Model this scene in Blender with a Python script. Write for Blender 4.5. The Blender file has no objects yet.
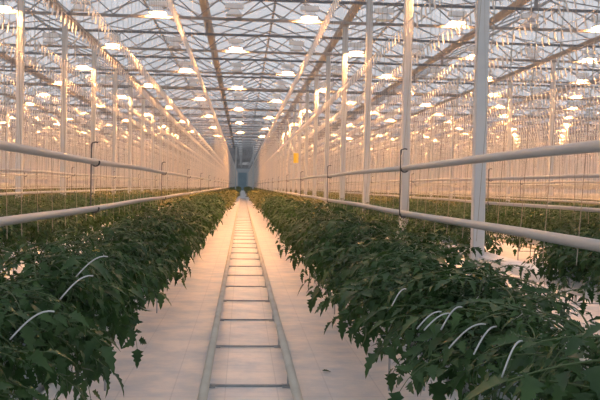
import bpy, math, random
import numpy as np
from mathutils import Vector, Matrix

random.seed(7)
rng = np.random.default_rng(11)
S = bpy.context.scene
COL = S.collection
PI = math.pi

# ------------------------------------------------------------------ camera
CAM_Z = 1.03
FPX = 800.0
YAW, PITCH, ROLL = math.atan(58 / FPX), math.radians(1.0), math.radians(1.05)
fwd = Vector((math.sin(YAW) * math.cos(PITCH), math.cos(YAW) * math.cos(PITCH), -math.sin(PITCH)))
right0 = fwd.cross(Vector((0, 0, 1))).normalized()
up0 = right0.cross(fwd)
cr, sr = math.cos(ROLL), math.sin(ROLL)
right = right0 * cr + up0 * sr
up = up0 * cr - right0 * sr
cam_data = bpy.data.cameras.new('camera')
cam_data.sensor_width = 36.0
cam_data.lens = FPX / 600.0 * 36.0
cam_data.clip_end = 500
cam = bpy.data.objects.new('camera', cam_data)
COL.objects.link(cam)
M = Matrix((right, up, -fwd)).transposed().to_4x4()
M.translation = Vector((0, 0, CAM_Z))
cam.matrix_world = M
S.camera = cam
CP = Vector((0, 0, CAM_Z))


def px(x, y, z):
    d = Vector((x, y, z)) - CP
    w = d.dot(fwd)
    if w < 0.05:
        return None
    return 300 + FPX * d.dot(right) / w, 200 - FPX * d.dot(up) / w


def in_view(x, y, z0, z1, r):
    """could a thing standing at x, y between the heights z0 and z1 be seen (with about r metres to spare)?"""
    d = Vector((x, y, CAM_Z)) - CP
    w = d.dot(fwd)
    if w < 0.3:
        return False
    if abs(d.dot(right)) - r > w * 300 / FPX:
        return False
    top = px(x, y, z1)
    bot = px(x, y, z0)
    m = r * FPX / w
    if top is None or bot is None:
        return True
    return top[1] - m < 400 and bot[1] + m > 0


# ------------------------------------------------------------------ layout (metres)
TX = 0.05                      # centre line of the middle track
PITCH_ROW = 1.6
ROWS = [TX + 0.8 + PITCH_ROW * j for j in range(-30, 30)]
AISLES = [TX + PITCH_ROW * j for j in range(-29, 30)]
Y_END = 151.0
Y0 = 7.76                      # trusses and columns stand every 3.6 m
DY = 3.6
KS = list(range(-1, 40))
TY = lambda k: Y0 + DY * k
COLX = [2.33 + 6.4 * m for m in range(-8, 8)]
GUTX = [2.33 + 3.2 * m for m in range(-16, 15)]
Z_BOT, Z_TOP, Z_GUT, Z_RIDGE = 4.10, 4.48, 4.84, 5.52
WIRE_Z = 3.35
XW = 50.0
Z_PIPE_U, Z_PIPE_L = CAM_Z + 0.113, CAM_Z - 0.125
Z_GROW = 0.36                  # top of the hanging gutter the slabs lie on

# ------------------------------------------------------------------ materials


def new_mat(name):
    m = bpy.data.materials.new(name)
    m.use_nodes = True
    nt = m.node_tree
    nt.nodes.clear()
    out = nt.nodes.new('ShaderNodeOutputMaterial')
    return m, nt, out


def principled(name, col, rough=0.5, metal=0.0, noise=0.0, scale=8.0, col2=None, bump=0.0):
    m, nt, out = new_mat(name)
    p = nt.nodes.new('ShaderNodeBsdfPrincipled')
    p.inputs['Roughness'].default_value = rough
    p.inputs['Metallic'].default_value = metal
    p.inputs['Base Color'].default_value = (*col, 1)
    nt.links.new(p.outputs[0], out.inputs[0])
    if noise > 0 or bump > 0:
        tc = nt.nodes.new('ShaderNodeTexCoord')
        n = nt.nodes.new('ShaderNodeTexNoise')
        n.inputs['Scale'].default_value = scale
        n.inputs['Detail'].default_value = 4
        nt.links.new(tc.outputs['Object'], n.inputs['Vector'])
        if noise > 0:
            c2 = col2 or tuple(c * (1 - noise) for c in col)
            r = nt.nodes.new('ShaderNodeValToRGB')
            r.color_ramp.elements[0].position = 0.32
            r.color_ramp.elements[1].position = 0.68
            r.color_ramp.elements[0].color = (*c2, 1)
            r.color_ramp.elements[1].color = (*col, 1)
            nt.links.new(n.outputs['Fac'], r.inputs['Fac'])
            nt.links.new(r.outputs[0], p.inputs['Base Color'])
        if bump > 0:
            b = nt.nodes.new('ShaderNodeBump')
            b.inputs['Strength'].default_value = bump
            nt.links.new(n.outputs['Fac'], b.inputs['Height'])
            nt.links.new(b.outputs[0], p.inputs['Normal'])
    return m


def leaf_mat(name, cols, trans=0.3, rough=0.45, scale=9.0):
    m, nt, out = new_mat(name)
    p = nt.nodes.new('ShaderNodeBsdfPrincipled')
    p.inputs['Roughness'].default_value = rough
    p.inputs['Specular IOR Level'].default_value = 0.35
    tr = nt.nodes.new('ShaderNodeBsdfTranslucent')
    mix = nt.nodes.new('ShaderNodeMixShader')
    mix.inputs[0].default_value = trans
    tc = nt.nodes.new('ShaderNodeTexCoord')
    oi = nt.nodes.new('ShaderNodeObjectInfo')
    add = nt.nodes.new('ShaderNodeVectorMath')
    add.operation = 'ADD'
    nt.links.new(tc.outputs['Object'], add.inputs[0])
    mul = nt.nodes.new('ShaderNodeMath')
    mul.operation = 'MULTIPLY'
    mul.inputs[1].default_value = 37.0
    nt.links.new(oi.outputs['Random'], mul.inputs[0])
    nt.links.new(mul.outputs[0], add.inputs[1])
    n = nt.nodes.new('ShaderNodeTexNoise')
    n.inputs['Scale'].default_value = scale
    n.inputs['Detail'].default_value = 3
    nt.links.new(add.outputs[0], n.inputs['Vector'])
    r = nt.nodes.new('ShaderNodeValToRGB')
    r.color_ramp.elements[0].position = 0.3
    r.color_ramp.elements[1].position = 0.7
    r.color_ramp.elements[0].color = (*cols[0], 1)
    r.color_ramp.elements[1].color = (*cols[1], 1)
    nt.links.new(n.outputs['Fac'], r.inputs['Fac'])
    nt.links.new(r.outputs[0], p.inputs['Base Color'])
    nt.links.new(r.outputs[0], tr.inputs['Color'])
    nt.links.new(p.outputs[0], mix.inputs[1])
    nt.links.new(tr.outputs[0], mix.inputs[2])
    nt.links.new(mix.outputs[0], out.inputs[0])
    return m


def emit_mat(name, col, strength):
    m, nt, out = new_mat(name)
    e = nt.nodes.new('ShaderNodeEmission')
    e.inputs['Color'].default_value = (*col, 1)
    e.inputs['Strength'].default_value = strength
    nt.links.new(e.outputs[0], out.inputs[0])
    return m


def glass_mat(name, clear=0.8, white=(0.8, 0.82, 0.86)):
    """thin horticultural glass: mostly clear, a little dusty, a little shiny"""
    m, nt, out = new_mat(name)
    t = nt.nodes.new('ShaderNodeBsdfTransparent')
    t.inputs['Color'].default_value = (0.95, 0.96, 0.97, 1)
    d = nt.nodes.new('ShaderNodeBsdfTranslucent')
    d.inputs['Color'].default_value = (*white, 1)
    d2 = nt.nodes.new('ShaderNodeBsdfDiffuse')
    d2.inputs['Color'].default_value = (*white, 1)
    md = nt.nodes.new('ShaderNodeMixShader')
    md.inputs[0].default_value = 0.4
    nt.links.new(d.outputs[0], md.inputs[1])
    nt.links.new(d2.outputs[0], md.inputs[2])
    mx = nt.nodes.new('ShaderNodeMixShader')
    tc = nt.nodes.new('ShaderNodeTexCoord')
    n = nt.nodes.new('ShaderNodeTexNoise')
    n.inputs['Scale'].default_value = 0.7
    n.inputs['Detail'].default_value = 5
    nt.links.new(tc.outputs['Object'], n.inputs['Vector'])
    mr = nt.nodes.new('ShaderNodeMapRange')
    mr.inputs['From Min'].default_value = 0.3
    mr.inputs['From Max'].default_value = 0.7
    mr.inputs['To Min'].default_value = 1 - clear - 0.1
    mr.inputs['To Max'].default_value = 1 - clear + 0.12
    nt.links.new(n.outputs['Fac'], mr.inputs['Value'])
    nt.links.new(mr.outputs[0], mx.inputs[0])
    nt.links.new(t.outputs[0], mx.inputs[1])
    nt.links.new(md.outputs[0], mx.inputs[2])
    nt.links.new(mx.outputs[0], out.inputs[0])
    return m


def floor_mat():
    m, nt, out = new_mat('woven_ground_cloth')
    p = nt.nodes.new('ShaderNodeBsdfPrincipled')
    p.inputs['Roughness'].default_value = 0.6
    tc = nt.nodes.new('ShaderNodeTexCoord')
    n = nt.nodes.new('ShaderNodeTexNoise')
    n.inputs['Scale'].default_value = 2.4
    n.inputs['Detail'].default_value = 7
    n.inputs['Roughness'].default_value = 0.65
    mp = nt.nodes.new('ShaderNodeMapping')
    mp.inputs['Scale'].default_value = (1.3, 1.5, 1)
    nt.links.new(tc.outputs['Object'], mp.inputs[0])
    nt.links.new(mp.outputs[0], n.inputs['Vector'])
    r = nt.nodes.new('ShaderNodeValToRGB')
    r.color_ramp.elements[0].position = 0.30
    r.color_ramp.elements[0].color = (0.56, 0.60, 0.66, 1)
    r.color_ramp.elements[1].position = 0.62
    r.color_ramp.elements[1].color = (0.88, 0.81, 0.78, 1)
    nt.links.new(n.outputs['Fac'], r.inputs['Fac'])
    # fine weave lines along and across the cloth
    sep = nt.nodes.new('ShaderNodeSeparateXYZ')
    nt.links.new(tc.outputs['Object'], sep.inputs[0])

    def lines(sock, spacing, width, off=0.0):
        a = nt.nodes.new('ShaderNodeMath'); a.operation = 'ADD'; a.inputs[1].default_value = 500.0 + off
        nt.links.new(sock, a.inputs[0])
        b = nt.nodes.new('ShaderNodeMath'); b.operation = 'MODULO'; b.inputs[1].default_value = spacing
        nt.links.new(a.outputs[0], b.inputs[0])
        c = nt.nodes.new('ShaderNodeMath'); c.operation = 'LESS_THAN'; c.inputs[1].default_value = width
        nt.links.new(b.outputs[0], c.inputs[0])
        return c.outputs[0]
    l1 = lines(sep.outputs['X'], 0.26, 0.006, 0.05)
    l2 = lines(sep.outputs['Y'], 0.52, 0.008)
    mx = nt.nodes.new('ShaderNodeMath'); mx.operation = 'MAXIMUM'
    nt.links.new(l1, mx.inputs[0]); nt.links.new(l2, mx.inputs[1])
    sc = nt.nodes.new('ShaderNodeMath'); sc.operation = 'MULTIPLY'; sc.inputs[1].default_value = 0.3
    nt.links.new(mx.outputs[0], sc.inputs[0])
    mc = nt.nodes.new('ShaderNodeMix'); mc.data_type = 'RGBA'
    mc.inputs['B'].default_value = (0.42, 0.42, 0.45, 1)
    nt.links.new(sc.outputs[0], mc.inputs['Factor'])
    nt.links.new(r.outputs[0], mc.inputs['A'])
    nt.links.new(mc.outputs['Result'], p.inputs['Base Color'])
    n2 = nt.nodes.new('ShaderNodeTexNoise'); n2.inputs['Scale'].default_value = 9.0
    nt.links.new(tc.outputs['Object'], n2.inputs['Vector'])
    b = nt.nodes.new('ShaderNodeBump'); b.inputs['Strength'].default_value = 0.25; b.inputs['Distance'].default_value = 0.03
    nt.links.new(n2.outputs['Fac'], b.inputs['Height'])
    nt.links.new(b.outputs[0], p.inputs['Normal'])
    nt.links.new(p.outputs[0], out.inputs[0])
    return m


MAT = dict(
    floor=floor_mat(),
    steel=principled('galvanised_steel', (0.60, 0.62, 0.64), 0.5, 0.0, 0.18, 5.0),
    column=principled('painted_column', (0.60, 0.62, 0.63), 0.5, 0.0, 0.08, 3.0),
    truss=principled('truss_steel', (0.30, 0.29, 0.29), 0.55, 0.0, 0.25, 6.0),
    chord=principled('upper_chord_steel', (0.17, 0.18, 0.20), 0.5, 0.0, 0.2, 6.0),
    gutter=principled('roof_gutter_metal', (0.42, 0.38, 0.35), 0.5, 0.0, 0.25, 2.0),
    bar=principled('glazing_bar_metal', (0.40, 0.41, 0.43), 0.5),
    pipe=principled('white_pipe_paint', (0.49, 0.475, 0.45), 0.38, 0.0, 0.08, 3.0),
    rail=principled('worn_rail_paint', (0.74, 0.69, 0.60), 0.4, 0.0, 0.3, 5.0, (0.62, 0.56, 0.48)),
    support=principled('grey_rail_support', (0.40, 0.43, 0.46), 0.5, 0.0, 0.2, 20.0),
    hanger=principled('dark_hanger_wire', (0.06, 0.065, 0.07), 0.4),
    wire=principled('crop_wire_steel', (0.55, 0.52, 0.50), 0.4),
    twine=principled('white_twine', (0.85, 0.82, 0.78), 0.7),
    thread=principled('grey_string', (0.36, 0.33, 0.27), 0.7),
    bobbin=principled('wound_twine_bobbin', (0.86, 0.80, 0.74), 0.6, 0.0, 0.15, 60.0),
    grow=principled('white_grow_gutter', (0.80, 0.80, 0.80), 0.4),
    slab=principled('white_slab_film', (0.82, 0.84, 0.87), 0.35, 0.0, 0.1, 14.0, None, 0.3),
    block=principled('rockwool_cube_wrap', (0.66, 0.74, 0.84), 0.5, 0.0, 0.25, 30.0),
    housing=principled('white_lamp_housing', (0.78, 0.79, 0.80), 0.35),
    reflector=principled('lamp_reflector', (0.85, 0.85, 0.85), 0.25, 0.6),
    glow=emit_mat('sodium_glow', (1.0, 0.44, 0.135), 1050.0),
    off=principled('unlit_lamp_glass', (0.75, 0.78, 0.82), 0.15),
    leaf=leaf_mat('tomato_leaf', ((0.018, 0.056, 0.022), (0.064, 0.135, 0.040))),
    leaf_far_lamplit=leaf_mat('far_tomato_leaf_lamplit', ((0.080, 0.095, 0.026), (0.19, 0.185, 0.052)), 0.3, 0.55, 1.5),  # same leaf, with the warm lamp light on the far crop painted in as olive-yellow
    stem=principled('tomato_stem', (0.075, 0.13, 0.045), 0.5, 0.0, 0.3, 20.0),
    flower=principled('tomato_flower', (0.75, 0.58, 0.06), 0.5),
    card=principled('yellow_sticky_card', (0.85, 0.62, 0.04), 0.4),
    arch=principled('white_plastic_arch', (0.55, 0.58, 0.60), 0.4),
    black=principled('black_drip_tube', (0.03, 0.035, 0.04), 0.4),
    wall=principled('pale_screen_wall', (0.72, 0.68, 0.62), 0.7, 0.0, 0.06, 0.6),
    bluewall=principled('blue_grey_end_wall', (0.46, 0.50, 0.53), 0.6, 0.0, 0.2, 0.5),
    door=principled('blue_door', (0.24, 0.34, 0.40), 0.5, 0.0, 0.15, 1.0),
    glass=glass_mat('roof_glass', 0.68),
    box=principled('grey_sensor_box', (0.45, 0.46, 0.48), 0.4),
    deadleaf=principled('fallen_leaf', (0.05, 0.09, 0.03), 0.6),
)

# ------------------------------------------------------------------ mesh helpers


class MB:
    def __init__(self):
        self.v = []
        self.f = []

    def box(self, c, s, rz=0.0):
        cx, cy, cz = c
        hx, hy, hz = s[0] / 2, s[1] / 2, s[2] / 2
        n = len(self.v)
        co, si = math.cos(rz), math.sin(rz)
        for z in (-hz, hz):
            for x, y in ((-hx, -hy), (hx, -hy), (hx, hy), (-hx, hy)):
                self.v.append((cx + x * co - y * si, cy + x * si + y * co, cz + z))
        for q in ((0, 3, 2, 1), (4, 5, 6, 7), (0, 1, 5, 4), (1, 2, 6, 5), (2, 3, 7, 6), (3, 0, 4, 7)):
            self.f.append(tuple(n + i for i in q))
        return self

    def bar(self, a, b, w, h=None):
        """a straight bar of rectangular section from a to b"""
        h = h or w
        a, b = Vector(a), Vector(b)
        d = (b - a).normalized()
        s = d.cross(Vector((0, 0, 1)))
        if s.length < 1e-3:
            s = Vector((1, 0, 0))
        s.normalize()
        u = s.cross(d)
        n = len(self.v)
        for p in (a, b):
            for i, j in ((-1, -1), (1, -1), (1, 1), (-1, 1)):
                self.v.append(tuple(p + s * (i * w / 2) + u * (j * h / 2)))
        for q in ((0, 3, 2, 1), (4, 5, 6, 7), (0, 1, 5, 4), (1, 2, 6, 5), (2, 3, 7, 6), (3, 0, 4, 7)):
            self.f.append(tuple(n + i for i in q))
        return self

    def tube(self, pts, r, n=8, cap=True):
        pts = [Vector(p) for p in pts]
        rs = r if isinstance(r, (list, tuple)) else [r] * len(pts)
        base = len(self.v)
        ref = None
        for i, p in enumerate(pts):
            d = (pts[min(i + 1, len(pts) - 1)] - pts[max(i - 1, 0)]).normalized()
            if ref is None:
                ref = d.cross(Vector((0, 0, 1)))
                if ref.length < 0.2:
                    ref = d.cross(Vector((1, 0, 0)))
            s = (ref - d * ref.dot(d)).normalized()
            ref = s
            u = d.cross(s)
            for k in range(n):
                a = 2 * PI * k / n
                self.v.append(tuple(p + s * (math.cos(a) * rs[i]) + u * (math.sin(a) * rs[i])))
        for i in range(len(pts) - 1):
            for k in range(n):
                a = base + i * n + k
                b = base + i * n + (k + 1) % n
                self.f.append((a, b, b + n, a + n))
        if cap:
            self.f.append(tuple(base + k for k in reversed(range(n))))
            self.f.append(tuple(base + (len(pts) - 1) * n + k for k in range(n)))
        return self

    def add(self, verts, faces):
        n = len(self.v)
        self.v += [tuple(v) for v in verts]
        self.f += [tuple(n + i for i in f) for f in faces]

    def mesh(self, name, mat, smooth=False):
        me = bpy.data.meshes.new(name)
        me.from_pydata(self.v, [], self.f)
        me.materials.append(MAT[mat])
        if smooth:
            me.polygons.foreach_set('use_smooth', [True] * len(me.polygons))
        me.update()
        return me

    def build(self, name, mat, parent=None, smooth=False):
        o = bpy.data.objects.new(name, self.mesh(name, mat, smooth))
        COL.objects.link(o)
        if parent:
            o.parent = parent
        return o


def tag(o, label=None, cat=None, group=None, kind=None):
    for k, v in (('label', label), ('category', cat), ('group', group), ('kind', kind)):
        if v:
            o[k] = v
    return o


def empty(name, loc=(0, 0, 0)):
    e = bpy.data.objects.new(name, None)
    e.empty_display_size = 0.1
    COL.objects.link(e)
    e.location = loc
    return e


def copy_tree(o, parent=None):
    c = o.copy()
    COL.objects.link(c)
    c.parent = parent
    for ch in list(o.children):
        copy_tree(ch, c)
    return c


def tree_verts(o):
    """numpy vertices and faces of a thing with its parts, in the thing's own space (for merged far repeats)"""
    vs, fs, ms = [], [], []
    n = 0
    for ch in ([o] if o.type == 'MESH' else []) + list(o.children):
        me = ch.data
        for v in me.vertices:
            vs.append(tuple(v.co))
        for p in me.polygons:
            fs.append([n + i for i in p.vertices])
        n += len(me.vertices)
    return np.array(vs, dtype=np.float32), fs


def merged(name, base_v, base_f, offs, mat, rots=None, scales=None):
    """one mesh holding many copies of a small shape: only for the far repeats nobody can count"""
    offs = np.asarray(offs, dtype=np.float32)
    N = len(offs)
    nv = len(base_v)
    V = np.repeat(base_v[None, :, :], N, axis=0)
    if scales is not None:
        V = V * np.asarray(scales, dtype=np.float32)[:, None, None]
    if rots is not None:
        c, s = np.cos(rots)[:, None], np.sin(rots)[:, None]
        x, y = V[:, :, 0].copy(), V[:, :, 1].copy()
        V[:, :, 0] = x * c - y * s
        V[:, :, 1] = x * s + y * c
    V = (V + offs[:, None, :]).reshape(-1, 3)
    lens = np.array([len(f) for f in base_f], dtype=np.int32)
    flat = np.array([i for f in base_f for i in f], dtype=np.int32)
    loops = (flat[None, :] + (np.arange(N, dtype=np.int32) * nv)[:, None]).reshape(-1)
    tot = np.tile(lens, N)
    start = np.concatenate(([0], np.cumsum(tot)[:-1])).astype(np.int32)
    me = bpy.data.meshes.new(name)
    me.vertices.add(len(V))
    me.vertices.foreach_set('co', V.reshape(-1).astype(np.float32))
    me.loops.add(len(loops))
    me.loops.foreach_set('vertex_index', loops)
    me.polygons.add(len(tot))
    me.polygons.foreach_set('loop_start', start)
    me.polygons.foreach_set('loop_total', tot)
    me.materials.append(MAT[mat])
    me.update(calc_edges=True)
    me.validate()
    o = bpy.data.objects.new(name, me)
    COL.objects.link(o)
    return o


ORD = ['nearest', 'second nearest', 'third nearest', 'fourth nearest', 'fifth nearest', 'sixth nearest',
       'seventh nearest', 'eighth nearest', 'ninth nearest', 'tenth nearest', 'eleventh nearest', 'twelfth nearest']
_U = ['', 'first', 'second', 'third', 'fourth', 'fifth', 'sixth', 'seventh', 'eighth', 'ninth']
NTH = _U[1:] + ['tenth', 'eleventh', 'twelfth', 'thirteenth', 'fourteenth', 'fifteenth', 'sixteenth', 'seventeenth', 'eighteenth', 'nineteenth']
for tens, ty in (('twentieth', 'twenty'), ('thirtieth', 'thirty'), ('fortieth', 'forty'), ('fiftieth', 'fifty'), ('sixtieth', 'sixty'), ('seventieth', 'seventy')):
    NTH += [tens] + [ty + '-' + u for u in _U[1:]]


def side_word(x, xs):
    """which line of a set of parallel lines, counted out from the middle track"""
    ls = sorted([q for q in xs if q < TX], reverse=True)
    rs = sorted([q for q in xs if q >= TX])
    if x < TX:
        return NTH[min(range(len(ls)), key=lambda i: abs(ls[i] - x))] + ' %s left'
    return NTH[min(range(len(rs)), key=lambda i: abs(rs[i] - x))] + ' %s right'


def shown(o, half, z):
    """does the photo show it? (half: half its width, z: heights above its origin)"""
    q = None
    for zz in z:
        for dx in (-half, 0, half):
            p = px(o.location.x + dx, o.location.y, o.location.z + zz)
            if p and -2 <= p[0] <= 602 and -2 <= p[1] <= 402:
                return True
    return False


SHOW = {'column': (0.06, (0.3, 1.0, 2, 3, 4, 4.7)), 'truss': (0, (4.1, 4.3, 4.5)), 'lamp': (0.15, (0.0, 0.1)), 'plant string': (0, (0, -0.5, -1, -2)),
        'hanger': (0, (0.05, -0.2)), 'slab': (0.1, (0, 0.07)), 'tomato plant': (0.15, (0, 0.2, 0.35))}


class Placer:
    """numbers the things of each line from the front, so that near ones get a label of their own"""

    def __init__(self, what, far, cat, group, line_noun, xs, own=8):
        self.n = {}
        self.what, self.far, self.cat, self.group, self.noun, self.xs, self.own = what, far, cat, group, line_noun, xs, own

    def off_frame(self, o):
        c = self.cat
        if c == 'truss':
            ok = any(px(o.location.x + q, o.location.y, 4.2) and -2 <= px(o.location.x + q, o.location.y, 4.2)[0] <= 602
                     and px(o.location.x + q, o.location.y, 4.2)[1] >= -2 for q in np.linspace(0, 6.4, 17))
        else:
            ok = shown(o, *SHOW[c])
        if not ok:
            tag(o, '%s just outside the edge of the picture' % (self.far.replace('distant ', '') or 'lattice roof truss'), c, self.group)
        return not ok

    def label(self, o, x):
        if self.off_frame(o):
            return
        key = round(x, 2)
        i = self.n.get(key, 0)
        self.n[key] = i + 1
        where = side_word(x, self.xs) % self.noun
        if i < self.own:
            tag(o, '%s, %s in the %s of the track' % (self.what, ORD[i], where), self.cat, self.group)
        else:
            tag(o, '%s, past the %s in the %s of the track' % (self.far, NTH[self.own - 1], where), self.cat, self.group)


# ------------------------------------------------------------------ the house
def struct(name, mb, mat):
    return tag(mb.build(name, mat), None, None, None, 'structure')


fl = MB()
fl.box((0, (Y_END - 12) / 2, -0.05), (2 * XW + 1, Y_END + 13, 0.1))
struct('floor', fl, 'floor')

b = MB()
b.box((-XW, Y_END / 2 - 2, 2.42), (0.12, Y_END + 4, 4.84))
struct('wall_left', b, 'wall')
b = MB()
b.box((XW, Y_END / 2 - 2, 2.42), (0.12, Y_END + 4, 4.84))
struct('wall_right', b, 'wall')
b = MB()
b.box((-(XW + 0.76) / 2, Y_END, 2.42), (XW - 0.76, 0.15, 4.84))
b.box(((XW + 0.84) / 2, Y_END, 2.42), (XW - 0.84, 0.15, 4.84))
b.box((0.04, Y_END, 4.1), (1.6, 0.15, 1.48))
struct('wall_back', b, 'bluewall')
d = MB()
d.box((-0.36, Y_END, 1.68), (0.80, 0.08, 3.36))
d.box((0.44, Y_END, 1.68), (0.78, 0.08, 3.36))
d.box((0.04, Y_END - 0.05, 1.68), (0.06, 0.06, 3.36))
struct('door_1', d, 'door')

# glass roof: a ridge between every two gutters, 3.2 m apart
g = MB()
bars = MB()
rid = MB()
ys = -1.0
for i in range(len(GUTX) - 1):
    x0, x1 = GUTX[i], GUTX[i + 1]
    xm = (x0 + x1) / 2
    g.add([(x0 + .06, -10, Z_GUT), (xm, -10, Z_RIDGE), (xm, Y_END, Z_RIDGE), (x0 + .06, Y_END, Z_GUT)], [(0, 1, 2, 3)])
    g.add([(x1 - .06, -10, Z_GUT), (xm, -10, Z_RIDGE), (xm, Y_END, Z_RIDGE), (x1 - .06, Y_END, Z_GUT)], [(3, 2, 1, 0)])
    rid.bar((xm, -10, Z_RIDGE - .02), (xm, Y_END, Z_RIDGE - .02), 0.05, 0.06)
    y = 4.0
    while y < Y_END - 0.5:
        if in_view(xm, y, 4, 5.6, 3.0):
            bars.bar((x0 + .05, y, Z_GUT + .0), (xm, y, Z_RIDGE - 0.03), 0.028, 0.04)
            bars.bar((x1 - .05, y, Z_GUT + .0), (xm, y, Z_RIDGE - 0.03), 0.028, 0.04)
        y += 1.2
gl = struct('ceiling', g, 'glass')
sm = gl.modifiers.new('thickness', 'SOLIDIFY')
sm.thickness = 0.004
struct('trim_1', bars, 'bar')
struct('trim_2', rid, 'bar')

# rain gutters under the valleys of the roof
for x in GUTX:
    mb = MB()
    prof = [(-.10, 0), (-.06, -.09), (.06, -.09), (.10, 0), (.085, 0), (.05, -.075), (-.05, -.075), (-.085, 0)]
    vs = [(x + px_, y, Z_GUT + pz) for y in (-10.0, Y_END - .1) for px_, pz in prof]
    n = len(prof)
    mb.add(vs, [(k, (k + 1) % n, (k + 1) % n + n, k + n) for k in range(n)])
    o = mb.build('roof_gutter', 'gutter')
    tag(o, 'long brown-grey steel rain gutter under the roof glass, ' + side_word(x, GUTX) % 'gutter' + ' of the track', 'gutter', 'roof gutters')

# ------------------------------------------------------------------ columns


def proto_column():
    r = empty('steel_column')
    mb = MB()
    w, d_ = 0.12, 0.10                     # rolled box section with rounded-off corners
    c = 0.012
    prof = [(-w / 2 + c, -d_ / 2), (w / 2 - c, -d_ / 2), (w / 2, -d_ / 2 + c), (w / 2, d_ / 2 - c),
            (w / 2 - c, d_ / 2), (-w / 2 + c, d_ / 2), (-w / 2, d_ / 2 - c), (-w / 2, -d_ / 2 + c)]
    zs = (0.09, Z_GUT - 0.092)
    mb.add([(x, y, z) for z in zs for x, y in prof],
           [(k, (k + 1) % 8, (k + 1) % 8 + 8, k + 8) for k in range(8)] + [tuple(range(8, 16)), tuple(reversed(range(8)))])
    mb.build('shaft', 'column', r)
    mb = MB()
    mb.box((0, 0, 0.082), (0.2, 0.2, 0.014))
    for sx in (-1, 1):
        for sy in (-1, 1):
            mb.tube([(sx * .078, sy * .078, .085), (sx * .078, sy * .078, .105)], 0.009, 6)
    mb.build('base_plate', 'steel', r)
    mb = MB()
    mb.tube([(0, 0, 0), (0, 0, 0.075)], 0.15, 16)
    mb.build('footing', 'gutter', r)
    return r


proto = proto_column()
used = [False]
P = Placer('grey-white square steel column', 'distant steel column', 'column', 'steel columns', 'line', COLX, 8)
spots = [(x, TY(k), k) for x in COLX for k in KS if in_view(x, TY(k), 0, 4.8, 1.0)]
spots.sort(key=lambda s: math.hypot(s[0], s[1]))


def put(proto, spots, P, used, z=0.0, rot=None):
    for s in spots:
        o = proto if not used[0] else copy_tree(proto)
        used[0] = True
        o.location = (s[0], s[1], z)
        if rot:
            o.rotation_euler.z = rot(s)
        P.label(o, s[0])


put(proto, spots[:300], P, used)
if len(spots) > 300:
    bv, bf = tree_verts(proto)
    o = merged('steel_column', bv, bf, [(s[0], s[1], 0) for s in spots[300:]], 'column')
    tag(o, 'the most distant steel columns merging into a pale thicket', 'columns', 'steel columns', 'stuff')

# ------------------------------------------------------------------ trusses, one for each 6.4 m span


def proto_truss():
    r = empty('roof_truss')
    a, b_ = 0.065, 6.335
    MB().box((3.2, 0, Z_BOT), (b_ - a, 0.05, 0.05)).build('bottom_chord', 'truss', r)
    MB().box((3.2, 0, Z_TOP), (b_ - a, 0.05, 0.05)).build('top_chord', 'chord', r)
    mb = MB()
    n = 8
    st = (b_ - a - 0.1) / n
    for i in range(n):
        x0 = a + 0.05 + i * st
        xm = x0 + st / 2
        mb.bar((x0, 0, Z_BOT + .025), (xm, 0, Z_TOP - .025), 0.02)
        mb.bar((xm, 0, Z_TOP - .025), (x0 + st, 0, Z_BOT + .025), 0.02)
    mb.build('web', 'truss', r)
    MB().box((3.2, 0, (Z_TOP + Z_GUT) / 2 - 0.035), (0.06, 0.05, Z_GUT - Z_TOP - 0.12)).build('gutter_post', 'truss', r)
    mb = MB()                                  # slanting braces up to the roof
    for s in (0, 3.2):
        mb.bar((s + 0.08, 0, Z_GUT - .12), (s + 1.6, 0, Z_TOP + .03), 0.018)
        mb.bar((s + 3.12, 0, Z_GUT - .12), (s + 1.6, 0, Z_TOP + .03), 0.018)
    mb.build('brace', 'truss', r)
    return r


proto = proto_truss()
used = [False]
TXS = [x for x in COLX[:-1]]
spots = [(x, TY(k), k) for x in TXS for k in KS if any(in_view(x + q, TY(k), 4.0, 4.9, 1.0) for q in (0, 1.6, 3.2, 4.8, 6.4)) or (0 <= k < 3 and abs(x + 3.2) < 7)]
spots.sort(key=lambda s: math.hypot(s[0] + 3.2, s[1]))
HAVE_TRUSS = {(round(s[0], 2), s[2]) for s in spots}


class TrussPlacer(Placer):
    def off_frame(self, o):
        c = self.cat
        if c == 'truss':
            ok = any(px(o.location.x + q, o.location.y, 4.2) and -2 <= px(o.location.x + q, o.location.y, 4.2)[0] <= 602
                     and px(o.location.x + q, o.location.y, 4.2)[1] >= -2 for q in np.linspace(0, 6.4, 17))
        else:
            ok = shown(o, *SHOW[c])
        if not ok:
            tag(o, '%s just outside the edge of the picture' % (self.far.replace('distant ', '') or 'lattice roof truss'), c, self.group)
        return not ok

    def label(self, o, x):
        if self.off_frame(o):
            return
        key = round(x, 2)
        i = self.n.get(key, 0)
        self.n[key] = i + 1
        m = int(round((x - (2.33 - 6.4)) / 6.4))
        where = 'the bay over the middle track' if m == 0 else 'the %s bay to the %s' % (NTH[abs(m) - 1], 'right' if m > 0 else 'left')
        if i < self.own:
            tag(o, 'grey lattice roof truss, %s in %s' % (ORD[i], where), self.cat, self.group)
        else:
            tag(o, 'distant lattice roof truss, beyond the %s one in %s' % (NTH[self.own - 1], where), self.cat, self.group)


put(proto, spots[:300], TrussPlacer('', '', 'truss', 'lattice roof trusses', '', TXS, 8), used)
if len(spots) > 300:
    bv, bf = tree_verts(proto)
    o = merged('roof_truss', bv, bf, [(s[0], s[1], 0) for s in spots[300:]], 'truss')
    tag(o, 'the most distant lattice trusses under the roof glass', 'trusses', 'lattice roof trusses', 'stuff')

# ------------------------------------------------------------------ grow lamps, hung on the bottom chords
LZ = 4.20


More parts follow.
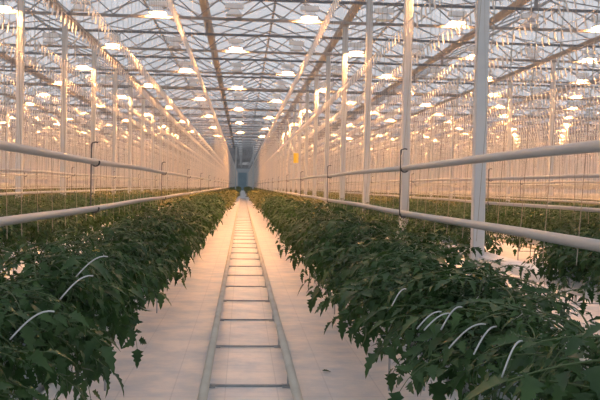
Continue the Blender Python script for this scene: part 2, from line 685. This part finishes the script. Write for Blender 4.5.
def proto_lamp(lit):
    r = empty('grow_lamp')
    # reflector: open trough, wide at the bottom
    mb = MB()
    t, w = (0.07, 0.05), (0.15, 0.105)
    vs = [(-t[0], -t[1], 0.05), (t[0], -t[1], 0.05), (t[0], t[1], 0.05), (-t[0], t[1], 0.05),
          (-w[0], -w[1], -0.055), (w[0], -w[1], -0.055), (w[0], w[1], -0.055), (-w[0], w[1], -0.055)]
    mb.add(vs, [(0, 1, 2, 3), (0, 4, 5, 1), (1, 5, 6, 2), (2, 6, 7, 3), (3, 7, 4, 0)])
    o = mb.build('reflector', 'housing', r)
    mb = MB()
    mb.box((0, 0, 0.115), (0.34, 0.10, 0.09))
    for q in range(5):
        mb.box((-0.12 + 0.06 * q, 0, 0.166), (0.012, 0.09, 0.014))
    mb.build('ballast_housing', 'housing', r)
    mb = MB()
    mb.box((0, 0, -0.018), (0.20, 0.13, 0.006))
    mb.tube([(-0.08, 0, -0.028), (0.08, 0, -0.028)], 0.016, 8)
    mb.build('lamp_glass', 'glow' if lit else 'off', r)
    mb = MB()
    mb.bar((-.1, 0, .14), (-.1, .13, .14), .02)
    mb.bar((.1, 0, .14), (.1, .13, .14), .02)
    mb.build('bracket', 'steel', r)
    return r


LXS = [-0.20 + 1.39 * n for n in range(-35, 36)]
NL = {round(x, 2): n for n, x in zip(range(-35, 36), LXS)}
lit_p, off_p = proto_lamp(True), proto_lamp(False)
ul, uo = [False], [False]
PL = Placer('', '', 'lamp', 'grow lamps', 'line', LXS)


class LampPlacer(Placer):
    def off_frame(self, o):
        c = self.cat
        if c == 'truss':
            ok = any(px(o.location.x + q, o.location.y, 4.2) and -2 <= px(o.location.x + q, o.location.y, 4.2)[0] <= 602
                     and px(o.location.x + q, o.location.y, 4.2)[1] >= -2 for q in np.linspace(0, 6.4, 17))
        else:
            ok = shown(o, *SHOW[c])
        if not ok:
            tag(o, '%s just outside the edge of the picture' % (self.far.replace('distant ', '') or 'lattice roof truss'), c, self.group)
        return not ok

    def label(self, o, x):
        if self.off_frame(o):
            return
        key = round(x, 2)
        i = self.n.get(key, 0)
        self.n[key] = i + 1
        n = NL[key]
        where = 'the line over the track' if n == 0 else 'the %s line %s of it' % (NTH[abs(n) - 1], 'right' if n > 0 else 'left')
        where = where.replace('of it', 'of the track')
        if i < self.own:
            tag(o, '%s, %s in %s' % (self.what, ORD[i], where), self.cat, self.group)
        else:
            tag(o, '%s, beyond the %s one in %s' % (self.far, NTH[self.own - 1], where), self.cat, self.group)


def lamp_spots(odd):
    sp = []
    for x in LXS:
        n = NL[round(x, 2)]
        if abs(x) > XW - 1:
            continue
        for k in KS:
            bay = 2.33 + 6.4 * math.floor((x - 2.33) / 6.4)
            if (round(bay, 2), k) not in HAVE_TRUSS:
                continue
            # every other lamp burns; near the camera and far down the house none does
            lit = (n + k) % 2 == 1 and 1 <= k <= 12
            if lit != bool(odd):
                continue
            y = TY(k) - 0.13
            if in_view(x, y, LZ, LZ, 1.2) or (0 <= k < 3 and abs(x) < 9):
                sp.append((x, y, k))
    sp.sort(key=lambda s: math.hypot(s[0], s[1]))
    return sp


sl, so = lamp_spots(1), lamp_spots(0)
R_LAMP = sorted(math.hypot(q[0], q[1]) for q in sl + so)[299]
cl = sum(math.hypot(q[0], q[1]) <= R_LAMP for q in sl)
co = 300 - cl
put(lit_p, sl[:cl], LampPlacer('white grow lamp glowing warm yellow', 'distant glowing grow lamp', 'lamp', 'grow lamps', '', LXS, 6), ul, LZ)
put(off_p, so[:co], LampPlacer('unlit white grow lamp', 'distant unlit grow lamp', 'lamp', 'grow lamps', '', LXS, 6), uo, LZ)
glb = MB().box((0, 0, -0.018), (0.20, 0.13, 0.006))
hs_ = MB().box((0, 0, 0.115), (0.34, 0.10, 0.09))
hs_.add([(-.07, -.05, .05), (.07, -.05, .05), (.07, .05, .05), (-.07, .05, .05), (-.15, -.105, -.055), (.15, -.105, -.055), (.15, .105, -.055), (-.15, .105, -.055)], [(0, 1, 2, 3), (0, 4, 5, 1), (1, 5, 6, 2), (2, 6, 7, 3), (3, 7, 4, 0)])
oa = merged('grow_lamp', np.array(hs_.v, dtype=np.float32), hs_.f, [(s[0], s[1], LZ) for s in sl[cl:] + so[co:]], 'housing')
if sl[cl:]:
    ob = merged('grow_lamp', np.array(glb.v, dtype=np.float32), glb.f, [(s[0], s[1], LZ) for s in sl[cl:]], 'glow')
    bpy.context.view_layer.objects.active = oa
    oa.select_set(True)
    ob.select_set(True)
    bpy.ops.object.join()
    oa.select_set(False)
tag(oa, 'the most distant grow lamps, specks of light under the roof', 'lamps', 'grow lamps', 'stuff')

# ------------------------------------------------------------------ crop wires, bobbin hooks and their strings
near_wires = [-3.98, -3.40, -2.45, -2.00, -0.92, 1.09, 2.25, 2.92, 3.84, 4.43]
far_r = [x for r_ in ROWS if r_ > 5 for x in (r_ - 0.25, r_ + 0.35)]
far_l = [x for r_ in ROWS if r_ < -5 for x in (r_ - 0.25, r_ + 0.35)]
WIRES = sorted(far_l + near_wires + far_r)
for x in WIRES:
    mb = MB()
    pts = []
    y = 1.5
    while y < Y_END - 1:
        pts.append((x, y, WIRE_Z - (0.03 if (len(pts) % 2) else 0.0)))
        y += DY / 2 if y < 60 else DY * 3
    pts.append((x, Y_END - 1, WIRE_Z))
    mb.tube(pts, 0.005, 5)
    o = mb.build('crop_wire', 'wire')
    tag(o, 'long horizontal steel crop wire hung with bobbins, ' + side_word(x, WIRES) % 'wire' + ' of the track', 'wire', 'crop wires')

row_of = lambda x: min(ROWS, key=lambda r_: abs(r_ - x))


def hook_shape(lo):
    """a bent wire hook wound with spare twine, leaning"""
    mb = MB()
    if lo:
        mb.bar((0.0, 0.035, 0.0), (0, -0.05, -0.17), 0.022)
        return mb
    mb.tube([(0, 0.012, -0.02), (0, 0.02, 0.012), (0, 0.0, 0.022), (0, -0.012, 0.0)], 0.003, 5)
    mb.tube([(0, 0.012, -0.02), (0, 0.03, -0.035), (0, -0.005, -0.10), (0, -0.04, -0.17), (0, -0.055, -0.175)],
            [0.004, 0.011, 0.014, 0.010, 0.003], 6)
    return mb


def proto_hook(dx, ln=2.52):
    r = empty('string_bobbin')
    hook_shape(False).build('bobbin', 'bobbin', r, True)
    mb = MB()
    mb.tube([(0, -0.045, -0.17), (dx * 0.4, -0.03, -0.17 - (ln - .17) * 0.5), (dx, 0, -ln)], 0.0013, 4)
    mb.build('string', 'thread', r)
    return r


class HookPlacer(Placer):
    pass


hook_spots = []
for x in WIRES:
    y = 2.0 + rng.random() * 0.3
    while y < Y_END - 2:
        if in_view(x, y, 0.9, WIRE_Z, 0.4):
            hook_spots.append((x, y))
        y += (0.24 if y < 60 else 0.4) + rng.uniform(-0.04, 0.04)
hook_spots.sort(key=lambda s: math.hypot(s[0], s[1]))
protos = [proto_hook(-0.10), proto_hook(-0.04), proto_hook(0.04), proto_hook(0.10)]
seen_p = set()
PH = Placer('white bobbin and string', 'distant bobbin and string', 'plant string', 'hanging string bobbins', 'crop wire', WIRES, 6)
for x, y in hook_spots[:300]:
    want = max(-0.28, min(0.28, row_of(x) - x))
    i = min(range(4), key=lambda q: abs((-0.10, -0.04, 0.04, 0.10)[q] - want * 0.35))
    o = protos[i] if i not in seen_p else copy_tree(protos[i])
    seen_p.add(i)
    o.location = (x, y, WIRE_Z - 0.02)
    PH.label(o, x)
for i in range(4):
    if i not in seen_p:
        for ch in list(protos[i].children):
            bpy.data.objects.remove(ch)
        bpy.data.objects.remove(protos[i])
rest = hook_spots[300:]
hs = hook_shape(True)
n0 = len(hs.v)
# the string: three-sided thread down to the plants
hn = hook_shape(True)


def thread(mb, w):
    # the string: three-sided thread down to the plants
    mb.add([(w * math.cos(a), w * math.sin(a), z) for z in (-0.16, -2.5) for a in (0, 2.1, 4.2)],
           [(0, 1, 4, 3), (1, 2, 5, 4), (2, 0, 3, 5)])


thread(hn, 0.0014)
thread(hs, 0.0027)
RD = 26.0
near_h = [s for s in rest if math.hypot(s[0], s[1]) < RD]
far_h = [s for s in rest if math.hypot(s[0], s[1]) >= RD]
o = merged('string_bobbin', np.array(hs.v, dtype=np.float32), hs.f, [(s[0], s[1], WIRE_Z - 0.02) for s in far_h], 'bobbin')
ob = merged('string_bobbin', np.array(hn.v, dtype=np.float32), hn.f, [(s[0], s[1], WIRE_Z - 0.02) for s in near_h], 'bobbin')
bpy.context.view_layer.objects.active = o
o.select_set(True)
ob.select_set(True)
bpy.ops.object.join()
o.select_set(False)
tag(o, 'countless distant twine bobbins and strings hanging in rows', 'plant strings', 'hanging string bobbins', 'stuff')

# ------------------------------------------------------------------ grow pipes with their hangers
for r_ in ROWS:
    for lev, z in (('upper', Z_PIPE_U), ('lower', Z_PIPE_L)):
        mb = MB()
        pts = []
        y = 0.6
        near = abs(r_) < 6
        while y < Y_END - 2:
            sag = -0.003 * math.cos((y - Y0) / DY * 2 * PI) if near and y < 40 else 0
            tilt = 0.0
            pts.append((r_, y, z - 0.006 - sag * -1 + tilt))
            y += 0.6 if (near and y < 40) else 12
        pts.append((r_, Y_END - 2, z))
        mb.tube(pts, 0.0148, 14 if near else 6)
        o = mb.build('grow_pipe', 'pipe', None, True)
        tag(o, 'white heating pipe, %s of the pair over the %s' % (lev, side_word(r_, ROWS) % 'plant row'), 'pipe', 'white heating pipes')


def proto_hanger():
    r = empty('pipe_hanger')
    mb = MB()
    rr = 0.0036
    mb.tube([(-0.022, 0, 0.085), (-0.022, 0, -0.10), (-0.022, 0, -0.255), (-0.012, 0, -0.268), (0.008, 0, -0.262)], rr, 6)
    mb.tube([(-0.022, 0, 0.06), (-0.018, 0, 0.088), (0.0, 0, 0.093), (0.012, 0, 0.09)], rr * 1.2, 6)
    mb.build('rod', 'hanger', r)
    for zz in (-0.010, -0.248):
        mb = MB()
        pts = [(-0.0200 * math.cos(a), 0.0, zz - 0.0200 * math.sin(a)) for a in [k * PI / 8 for k in range(0, 10)]]
        mb.tube(pts, 0.0045, 6)
        mb.build('pipe_cradle', 'hanger', r)
    mb = MB()
    mb.tube([(0.006, 0, 0.088), (0.004, 0, Z_BOT - 0.026 - Z_PIPE_U)], 0.0016, 4)
    mb.build('suspension_wire', 'wire', r)
    return r


proto = proto_hanger()
used = [False]
spots = [(x, TY(k), k) for x in ROWS for k in KS if in_view(x, TY(k), 0.8, 1.3, 0.3) and not (abs(((x - 2.45) / 6.4) - round((x - 2.45) / 6.4)) < 0.05 and False)]
spots.sort(key=lambda s: math.hypot(s[0], s[1]))
put(proto, spots[:200], Placer('dark wire pipe hanger', 'distant wire pipe hanger', 'hanger', 'pipe hangers', 'row', ROWS, 6), used, Z_PIPE_U)

# ------------------------------------------------------------------ pipe rail tracks


def make_track(x, near):
    t = empty('pipe_rail_track', (x, 0, 0))
    for s in (-0.205, 0.205):
        mb = MB()
        mb.tube([(s, 1.2, 0.112), (s, 30, 0.112), (s, Y_END - 2.5, 0.112)], 0.0215, 14 if near else 6)
        mb.build('rail', 'rail', t, True)
    y = 2.08
    n = 0
    while n < (60 if near else 12):
        sup = MB()
        sup.box((0, y, 0.007), (0.44, 0.015, 0.010))
        for s in (-0.2, 0.2):
            sup.box((s, y, 0.05), (0.006, 0.05, 0.085))
            sup.box((s, y, 0.004), (0.06, 0.07, 0.006))
        sup.build('support', 'support', t)
        n += 1
        y += 1.0
    return t


for x in AISLES:
    if abs(x - TX) < 5.0:
        near = abs(x - TX) < 0.1
        o = make_track(x, near)
        lab = 'cream-coloured pipe rail track down the middle of the walkway' if near else \
            'pipe rail track hidden between plant rows, ' + side_word(x, [a for a in AISLES if abs(a - TX) > 0.1]) % 'aisle' + ' of the track'
        tag(o, lab, 'rail track', None if near else 'side rail tracks')

# ------------------------------------------------------------------ grow gutters and slabs
for r_ in ROWS:
    if abs(r_) < 9:
        g_ = empty('grow_gutter', (r_, 0, 0))
        mb = MB()
        prof = [(-.13, .0), (-.13, -.05), (-.05, -.05), (-.04, -.075), (.04, -.075), (.05, -.05), (.13, -.05), (.13, 0), (.125, 0),
                (.125, -.045), (-.125, -.045), (-.125, 0)]
        vs = [(a, y, Z_GROW + c) for y in (0.8, Y_END - 3) for a, c in prof]
        n = len(prof)
        mb.add(vs, [(k, (k + 1) % n, (k + 1) % n + n, k + n) for k in range(n)])
        mb.build('trough', 'grow', g_)
        for q in range(24 if abs(r_) < 5 else 8):
            st = MB()
            y = 1.6 + 2.4 * q
            if not in_view(r_, y, 0, 0.4, 1.0):
                continue
            st.bar((-0.09, y, 0.0), (-0.09, y, Z_GROW - .055), 0.010)
            st.bar((0.09, y, 0.0), (0.09, y, Z_GROW - .055), 0.010)
            st.bar((-0.13, y, Z_GROW - .07), (0.13, y, Z_GROW - .07), 0.018)
            st.build('stand', 'support', g_)
        tag(g_, 'long white grow gutter carrying the %s' % (side_word(r_, ROWS) % 'plant row'), 'gutter', 'grow gutters')


def proto_slab():
    mb = MB()
    L, W, H = 0.96, 0.19, 0.075
    prof = [(-W / 2, 0.008), (-W / 2 + .012, 0), (W / 2 - .012, 0), (W / 2, 0.008), (W / 2 + .003, H * .7), (W / 2 - .03, H), (-W / 2 + .03, H), (-W / 2 - .003, H * .7)]
    ysl = [(-L / 2, .82), (-L / 2 + .02, 1), (-L / 4, .98), (0, 1.0), (L / 4, .97), (L / 2 - .02, 1), (L / 2, .82)]
    n = 8
    mb.add([(a * s, y, c * s) for y, s in ysl for a, c in prof],
           [(i * n + k, i * n + (k + 1) % n, (i + 1) * n + (k + 1) % n, (i + 1) * n + k) for i in range(len(ysl) - 1) for k in range(n)]
           + [tuple(reversed(range(n))), tuple(range((len(ysl) - 1) * n, len(ysl) * n))])
    return mb.build('substrate_slab', 'slab')


proto = proto_slab()
used = [False]
spots = [(r_, 1.4 + q * 1.0) for r_ in ROWS if abs(r_) < 5 for q in range(60) if in_view(r_, 1.4 + q, 0.3, 0.5, 0.6)]
spots.sort(key=lambda s: math.hypot(s[0], s[1]))
put(proto, spots[:150], Placer('white film-wrapped growing slab', 'distant white growing slab', 'slab', 'growing slabs', 'plant row', ROWS, 6), used, Z_GROW - 0.044)

# ------------------------------------------------------------------ tomato plants


def leaflet(mb, base, direc, normal, L, droop):
    """one lobed, pointed, folded tomato leaflet"""
    d = direc.normalized()
    s = d.cross(normal).normalized()
    nrm = s.cross(d).normalized()
    st = [(0.0, 0.02), (0.10, 0.15), (0.20, 0.31), (0.27, 0.17), (0.40, 0.30), (0.47, 0.15), (0.60, 0.20), (0.68, 0.10), (0.80, 0.09), (1.0, 0.0)]
    n0 = len(mb.v)
    vs = []
    for t, wd in st:
        c = base + d * (t * L) - nrm * (droop * L * t * t)
        ww = wd * L * 1.05
        upf = 0.30 * ww
        lead = 0.05 * L
        vs += [c, c + s * ww + nrm * upf - d * lead * (wd > 0.2), c - s * ww + nrm * upf - d * lead * (wd > 0.2)]
    fs = []
    for i in range(len(st) - 1):
        a = i * 3
        fs += [(a, a + 3, a + 4, a + 1), (a, a + 2, a + 5, a + 3)]
    mb.add(vs, fs)


def compound_leaf(mb, st_mb, base, az, elev, L, rnd):
    """a pinnate leaf: rachis that rises and droops, three or four pairs of leaflets and one at the tip"""
    h = Vector((math.cos(az), math.sin(az), 0))
    pts = []
    p = base.copy()
    a = elev
    n = 8
    curl = rnd.uniform(0.7, 2.6)
    side = Vector((-h.y, h.x, 0))
    sw = rnd.uniform(-0.7, 0.7)
    dirs = []
    for i in range(n + 1):
        pts.append(p.copy())
        dv = h * math.cos(a) + Vector((0, 0, math.sin(a))) + side * sw * (i / n)
        dv.normalize()
        dirs.append(dv)
        p = p + dv * (L / n)
        a -= curl / n
    st_mb.tube(pts, [0.0030 - 0.0020 * i / n for i in range(n + 1)], 4, False)
    twist = rnd.uniform(-0.9, 0.9)
    for i, sz in ((1, 0.12), (2, 0.17), (3, 0.19), (4, 0.13), (5, 0.22), (6, 0.17), (7, 0.21)):
        dv = dirs[i]
        lat = dv.cross(Vector((0, 0, 1)))
        if lat.length < 0.15:
            lat = side.copy()
        lat.normalize()
        upn = lat.cross(dv).normalized()
        for sgn in (-1, 1):
            q = (lat * sgn + dv * rnd.uniform(0.35, 0.75) + Vector((0, 0, 1)) * rnd.uniform(-0.7, 0.35)).normalized()
            nr = (upn + lat * twist + Vector((rnd.uniform(-.7, .7), rnd.uniform(-.7, .7), rnd.uniform(-.3, .3)))).normalized()
            ll = 0.82 * L * sz * rnd.uniform(0.85, 1.15)
            st = pts[i] + q * (0.012 + ll * 0.06)
            leaflet(mb, st, q, nr, ll, rnd.uniform(-0.25, 0.75))
            if sz > .18 and rnd.random() < 0.6:
                leaflet(mb, pts[i - 1] + q * 0.006, q, nr, ll * 0.33, 0.2)
    dv = dirs[-1]
    lat = dv.cross(Vector((0, 0, 1)))
    if lat.length < 0.15:
        lat = side.copy()
    leaflet(mb, pts[-1], dv, (lat.normalized().cross(dv)).normalized(), L * 0.26, rnd.uniform(0.1, 0.5))


def proto_plant(seed):
    rnd = random.Random(seed)
    r = empty('tomato_plant')
    st, lf = MB(), MB()
    lean = rnd.uniform(-0.10, 0.10)
    H = rnd.uniform(0.18, 0.27)
    pts = []
    for i in range(9):
        t = i / 8
        pts.append(Vector((lean * math.sin(t * 2.6) + 0.015 * math.sin(seed + t * 9), 0.05 * math.sin(t * 3 + seed), t * H)))
    st.tube(pts, [0.0075 - 0.004 * i / 8 for i in range(9)], 6)
    az = rnd.uniform(0, 6.28)
    nl = 54
    for i in range(nl):
        t = 0.04 + 0.96 * i / (nl - 1)
        q = t * 8
        k = min(int(q), 7)
        p = pts[k].lerp(pts[k + 1], q - k)
        L = (0.25 + 0.11 * rnd.random()) * (1.0 if t < 0.75 else 1.0 - (t - 0.75) * 2.2)
        el = rnd.uniform(-0.5 + t * 0.6, 0.75) + 0.5 * max(0, t - 0.7)
        compound_leaf(lf, st, p, az, el, L, rnd)
        az += 2.4 + rnd.uniform(-0.35, 0.35)
    st.build('stem', 'stem', r, True)
    lf.build('foliage', 'leaf', r, True)
    blk = MB()
    blk.box((0, 0, -0.032), (0.10, 0.10, 0.065))
    blk.box((0, 0, 0.001), (0.085, 0.085, 0.004))
    blk.build('rooting_cube', 'block', r)
    tw = MB()                                     # twine wound up the stem
    pp = [pts[i] + Vector((0.012 * math.cos(i * 1.7), 0.012 * math.sin(i * 1.7), 0)) for i in range(9)]
    tw.tube(pp, 0.0015, 4)
    tw.build('twine', 'twine', r)
    if seed % 3 == 0:
        fm = MB()
        base = pts[6]
        for j in range(9):
            a = rnd.uniform(0, 6.28)
            c = base + Vector((0.12 * math.cos(1.0) + rnd.uniform(-.03, .03), -0.10 + rnd.uniform(-.03, .03), rnd.uniform(-.01, .05)))
            for m_ in range(5):
                b_ = a + m_ * 2 * PI / 5
                tip = c + Vector((0.014 * math.cos(b_), 0.014 * math.sin(b_), 0.003))
                s1 = c + Vector((0.006 * math.cos(b_ + .5), 0.006 * math.sin(b_ + .5), 0))
                s2 = c + Vector((0.006 * math.cos(b_ - .5), 0.006 * math.sin(b_ - .5), 0))
                fm.add([c, s2, tip, s1], [(0, 1, 2, 3)])
        fm.build('flower_cluster', 'flower', r)
    return r


NV = 8
pp_ = [proto_plant(31 + i) for i in range(NV)]
usedp = [False] * NV
plant_spots = []
for r_ in ROWS:
    y = 1.15 + 0.1 * rng.random()
    step = 0.34 if abs(r_) < 1.5 else 0.38
    while y < Y_END - 4:
        thin = (0.6 < r_ < 1.1 and 2.0 < y < 2.36)
        thin = thin or (2 < r_ < 3 and (6.4 < y < 7.9 or 4.5 < y < 9.5 and rng.random() < 0.4))
        if in_view(r_, y, 0.3, 1.0, 0.7) and not thin:
            plant_spots.append((r_ + rng.uniform(-0.04, 0.04), y, r_))
        y += step * rng.uniform(0.9, 1.1)
plant_spots.sort(key=lambda s: math.hypot(s[0], s[1]))
# the second row on the right is thin by the nearest column
near_plants = plant_spots[:300]
PP = Placer('leafy green tomato plant', 'distant tomato plant', 'tomato plant', 'tomato plants in rows', 'row', ROWS, 8)
for x, y, r_ in near_plants:
    i = int(rng.integers(NV))
    o = pp_[i] if not usedp[i] else copy_tree(pp_[i])
    usedp[i] = True
    o.location = (x, y, Z_GROW + 0.10)
    s_ = rng.uniform(0.94, 1.12) * 1.06
    if 0 < r_ < 1 and y < 7:
        x -= 0.06
        s_ *= 1.13
    o.scale = (s_, s_, s_ * (0.86 if (0 < r_ < 1 and 2.2 < y < 5.2) else 1.0))
    o.rotation_euler.z = rng.uniform(0, 6.28)
    PP.label(o, r_)

# the rest of the crop: merged, simpler leaves. One mesh for all of it.
far = plant_spots[300:]
fx = np.array([(s[0], s[1]) for s in far], dtype=np.float32)
dist = np.hypot(fx[:, 0], fx[:, 1])


def far_crop(fx, dist):
    Vs, Fs = [], []
    nv = 0
    for (d0, d1, nb, L) in ((0, 24, 150, 0.085), (24, 45, 70, 0.12), (45, 400, 26, 0.20)):
        sel = fx[(dist >= d0) & (dist < d1)]
        if not len(sel):
            continue
        N = len(sel) * nb
        base = np.repeat(sel, nb, axis=0)
        th = rng.uniform(0, 2 * PI, N)
        rad = np.sqrt(rng.uniform(0, 1, N)) * 0.46
        ht = rng.uniform(0, 1, N) ** 0.8
        # a rounded canopy, higher in the middle, hanging at the sides
        topz = 0.76 - 0.5 * (rad / 0.46) ** 2 * 0.35
        z = 0.36 + (topz - 0.36) * ht + rng.normal(0, 0.02, N)
        c = np.stack([base[:, 0] + rad * np.cos(th), base[:, 1] + rad * np.sin(th), z], 1)
        da = th + rng.normal(0, 0.9, N)
        el = rng.uniform(-1.1, 0.35, N)
        d = np.stack([np.cos(da) * np.cos(el), np.sin(da) * np.cos(el), np.sin(el)], 1)
        s = np.stack([-np.sin(da), np.cos(da), rng.uniform(-.5, .5, N)], 1)
        nr = np.cross(s, d)
        Ls = L * rng.uniform(0.7, 1.3, N)[:, None]
        a = c
        m1 = c + d * Ls * 0.45 + s * Ls * 0.27 + nr * Ls * 0.06
        m2 = c + d * Ls * 0.45 - s * Ls * 0.27 + nr * Ls * 0.06
        mid = c + d * Ls * 0.5
        e = c + d * Ls - nr * Ls * 0.18
        V = np.stack([a, m1, e, m2, mid], 1).reshape(-1, 3)
        idx = (np.arange(N) * 5)[:, None] + nv
        F = np.concatenate([idx + np.array([[0, 4, 1]]), idx + np.array([[1, 4, 2]]), idx + np.array([[2, 4, 3]]), idx + np.array([[3, 4, 0]])], 1).reshape(-1)
        Vs.append(V)
        Fs.append(F)
        nv += len(V)
    V = np.concatenate(Vs).astype(np.float32)
    F = np.concatenate(Fs).astype(np.int32)
    me = bpy.data.meshes.new('tomato_plant')
    me.vertices.add(len(V))
    me.vertices.foreach_set('co', V.reshape(-1))
    me.loops.add(len(F))
    me.loops.foreach_set('vertex_index', F)
    nt_ = len(F) // 3
    me.polygons.add(nt_)
    me.polygons.foreach_set('loop_start', np.arange(nt_, dtype=np.int32) * 3)
    me.polygons.foreach_set('loop_total', np.full(nt_, 3, dtype=np.int32))
    me.materials.append(MAT['leaf_far_lamplit'])
    me.update(calc_edges=True)
    o = bpy.data.objects.new('tomato_plant', me)
    COL.objects.link(o)
    return o


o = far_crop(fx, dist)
tag(o, 'countless distant tomato plants filling the rows to the far end', 'tomato plants', 'tomato plants in rows', 'stuff')

# ------------------------------------------------------------------ small things
# white arches that hold up the stems, beside the nearest plants


def arch_thing(x, y, z, h, reach, az, label):
    mb = MB()
    pts = []
    for i in range(9):
        t = i / 8
        pts.append((reach * t * math.cos(az), reach * t * math.sin(az), h * math.sin(t * 1.75) / math.sin(1.57)))
    mb.tube(pts, 0.0019, 6)
    o = mb.build('stem_arch', 'arch', None, True)
    o.location = (x, y, z)
    tag(o, label, 'plant support', 'white stem arches')


def from_px(u, v, Xp):
    """the point on the vertical plane X = Xp that shows at pixel u, v"""
    d = fwd + right * ((u - 300) / FPX) + up * ((200 - v) / FPX)
    t = Xp / d.x
    p = CP + d * t
    return p


AR = [((392, 300), 'leftmost'), ((417, 322), 'second from the left'), ((424, 323), 'third from the left'), ((441, 322), 'fourth from the left'),
      ((449, 340), 'fifth from the left'), ((474, 345), 'sixth from the left'), ((502, 367), 'rightmost and nearest')]
for (u, v), w_ in AR:
    p = from_px(u, v, 0.50)
    arch_thing(p.x, p.y, p.z - 0.02, random.uniform(.045, .075), random.uniform(.05, .10), random.uniform(0.0, 0.7), 'white plastic stem arch over the right row, %s' % w_)
for (u, v), w_ in (((10, 330), 'leftmost and nearest'), ((60, 292), 'middle of three'), ((76, 270), 'rightmost and farthest')):
    p = from_px(u, v, -0.48)
    arch_thing(p.x, p.y, p.z - 0.02, 0.06, 0.09, random.uniform(0.0, 0.6), 'white plastic stem arch over the left row, %s' % w_)

# yellow sticky card
p = from_px(296, 158, 1.09)
e = empty('sticky_trap', tuple(p))
MB().box((0, 0, 0), (0.105, 0.004, 0.20)).build('card', 'card', e)
mb = MB()
mb.tube([(0, 0, 0.098), (0, 0, WIRE_Z - p.z)], 0.0015, 4)
mb.build('thread', 'twine', e)
tag(e, 'yellow sticky insect trap hanging above the right plant row', 'insect trap')

# coil of hose on a string, left
p = from_px(68, 112, -4.3)
mb = MB()
R_ = 0.17
mb.tube([(R_ * math.sin(k * PI / 9) * 0.55, 0, R_ * math.cos(k * PI / 9)) for k in range(18)] + [(0, 0, R_)], 0.012, 6)
e = empty('hose_loop', tuple(p))
mb.build('loop', 'wire', e, True)
mb = MB()
mb.tube([(0, 0, R_), (0, 0, WIRE_Z + 0.7 - p.z)], 0.003, 4)
mb.build('cord', 'twine', e)
tag(e, 'pale loop of hose hanging beside the second left column', 'hose')

# sensor box under the roof, right
p = from_px(531, 20, 3.8)
e = empty('sensor_box', tuple(p))
MB().box((0, 0, 0), (0.08, 0.05, 0.05)).box((0.045, 0, -0.02), (0.16, 0.03, 0.012)).build('housing', 'box', e)
mb = MB()
mb.tube([(0, 0, 0.02), (0, 0, Z_RIDGE - 0.7 - p.z)], 0.006, 5)
mb.build('rod', 'box', e)
tag(e, 'small grey sensor box hanging under the roof at upper right', 'sensor')

# two pale end posts beside the far part of the walkway
for u, side in ((236, 'left'), (252, 'right')):
    xx = -0.52 if side == 'left' else 0.82
    yy = 62.0
    e = empty('end_post', (xx, yy, 0))
    MB().box((0, 0, (Z_BOT - .03) / 2), (0.10, 0.10, Z_BOT - .03)).build('shaft', 'column', e)
    MB().box((0, 0, 0.01), (0.2, 0.2, 0.02)).build('foot', 'steel', e)
    tag(e, 'slim pale post far down the %s edge of the walkway' % side, 'post')

# a fallen leaf on the cloth
mb = MB()
leaflet(mb, Vector((0, 0, 0.012)), Vector((1, 0.3, 0)), Vector((0, 0.6, 1)), 0.055, 0.2)
p = CP + (fwd + right * (22 / FPX) + up * (-173 / FPX)) * (CAM_Z / -(fwd + right * (22 / FPX) + up * (-173 / FPX)).z)
o = mb.build('fallen_leaf', 'deadleaf')
o.location = (p.x, p.y, 0)
tag(o, 'small dark fallen leaf lying on the white cloth right of the track', 'leaf')

# ------------------------------------------------------------------ daylight
w = bpy.data.worlds.new('overcast')
S.world = w
w.use_nodes = True
nt = w.node_tree
nt.nodes.clear()
out = nt.nodes.new('ShaderNodeOutputWorld')
bg = nt.nodes.new('ShaderNodeBackground')
tc = nt.nodes.new('ShaderNodeTexCoord')
n = nt.nodes.new('ShaderNodeTexNoise')
n.inputs['Scale'].default_value = 3.0
n.inputs['Detail'].default_value = 4
nt.links.new(tc.outputs['Generated'], n.inputs['Vector'])
r = nt.nodes.new('ShaderNodeValToRGB')
r.color_ramp.elements[0].position = 0.3
r.color_ramp.elements[1].position = 0.7
r.color_ramp.elements[0].color = (0.56, 0.57, 0.60, 1)
r.color_ramp.elements[1].color = (0.72, 0.71, 0.72, 1)
nt.links.new(n.outputs['Fac'], r.inputs['Fac'])
nt.links.new(r.outputs[0], bg.inputs['Color'])
bg.inputs['Strength'].default_value = 1.2
nt.links.new(bg.outputs[0], out.inputs[0])

S.view_settings.view_transform = 'Standard'
S.view_settings.look = 'None'
S.view_settings.exposure = 0.24
S.view_settings.gamma = 1.0
S.view_settings.use_curve_mapping = False
S.cycles.use_denoising = True
S.cycles.max_bounces = 8
S.cycles.diffuse_bounces = 3
S.cycles.transparent_max_bounces = 24
S.cycles.use_light_tree = True
print('COUNTS', len(plant_spots), len(hook_spots), len(sl), len(so))
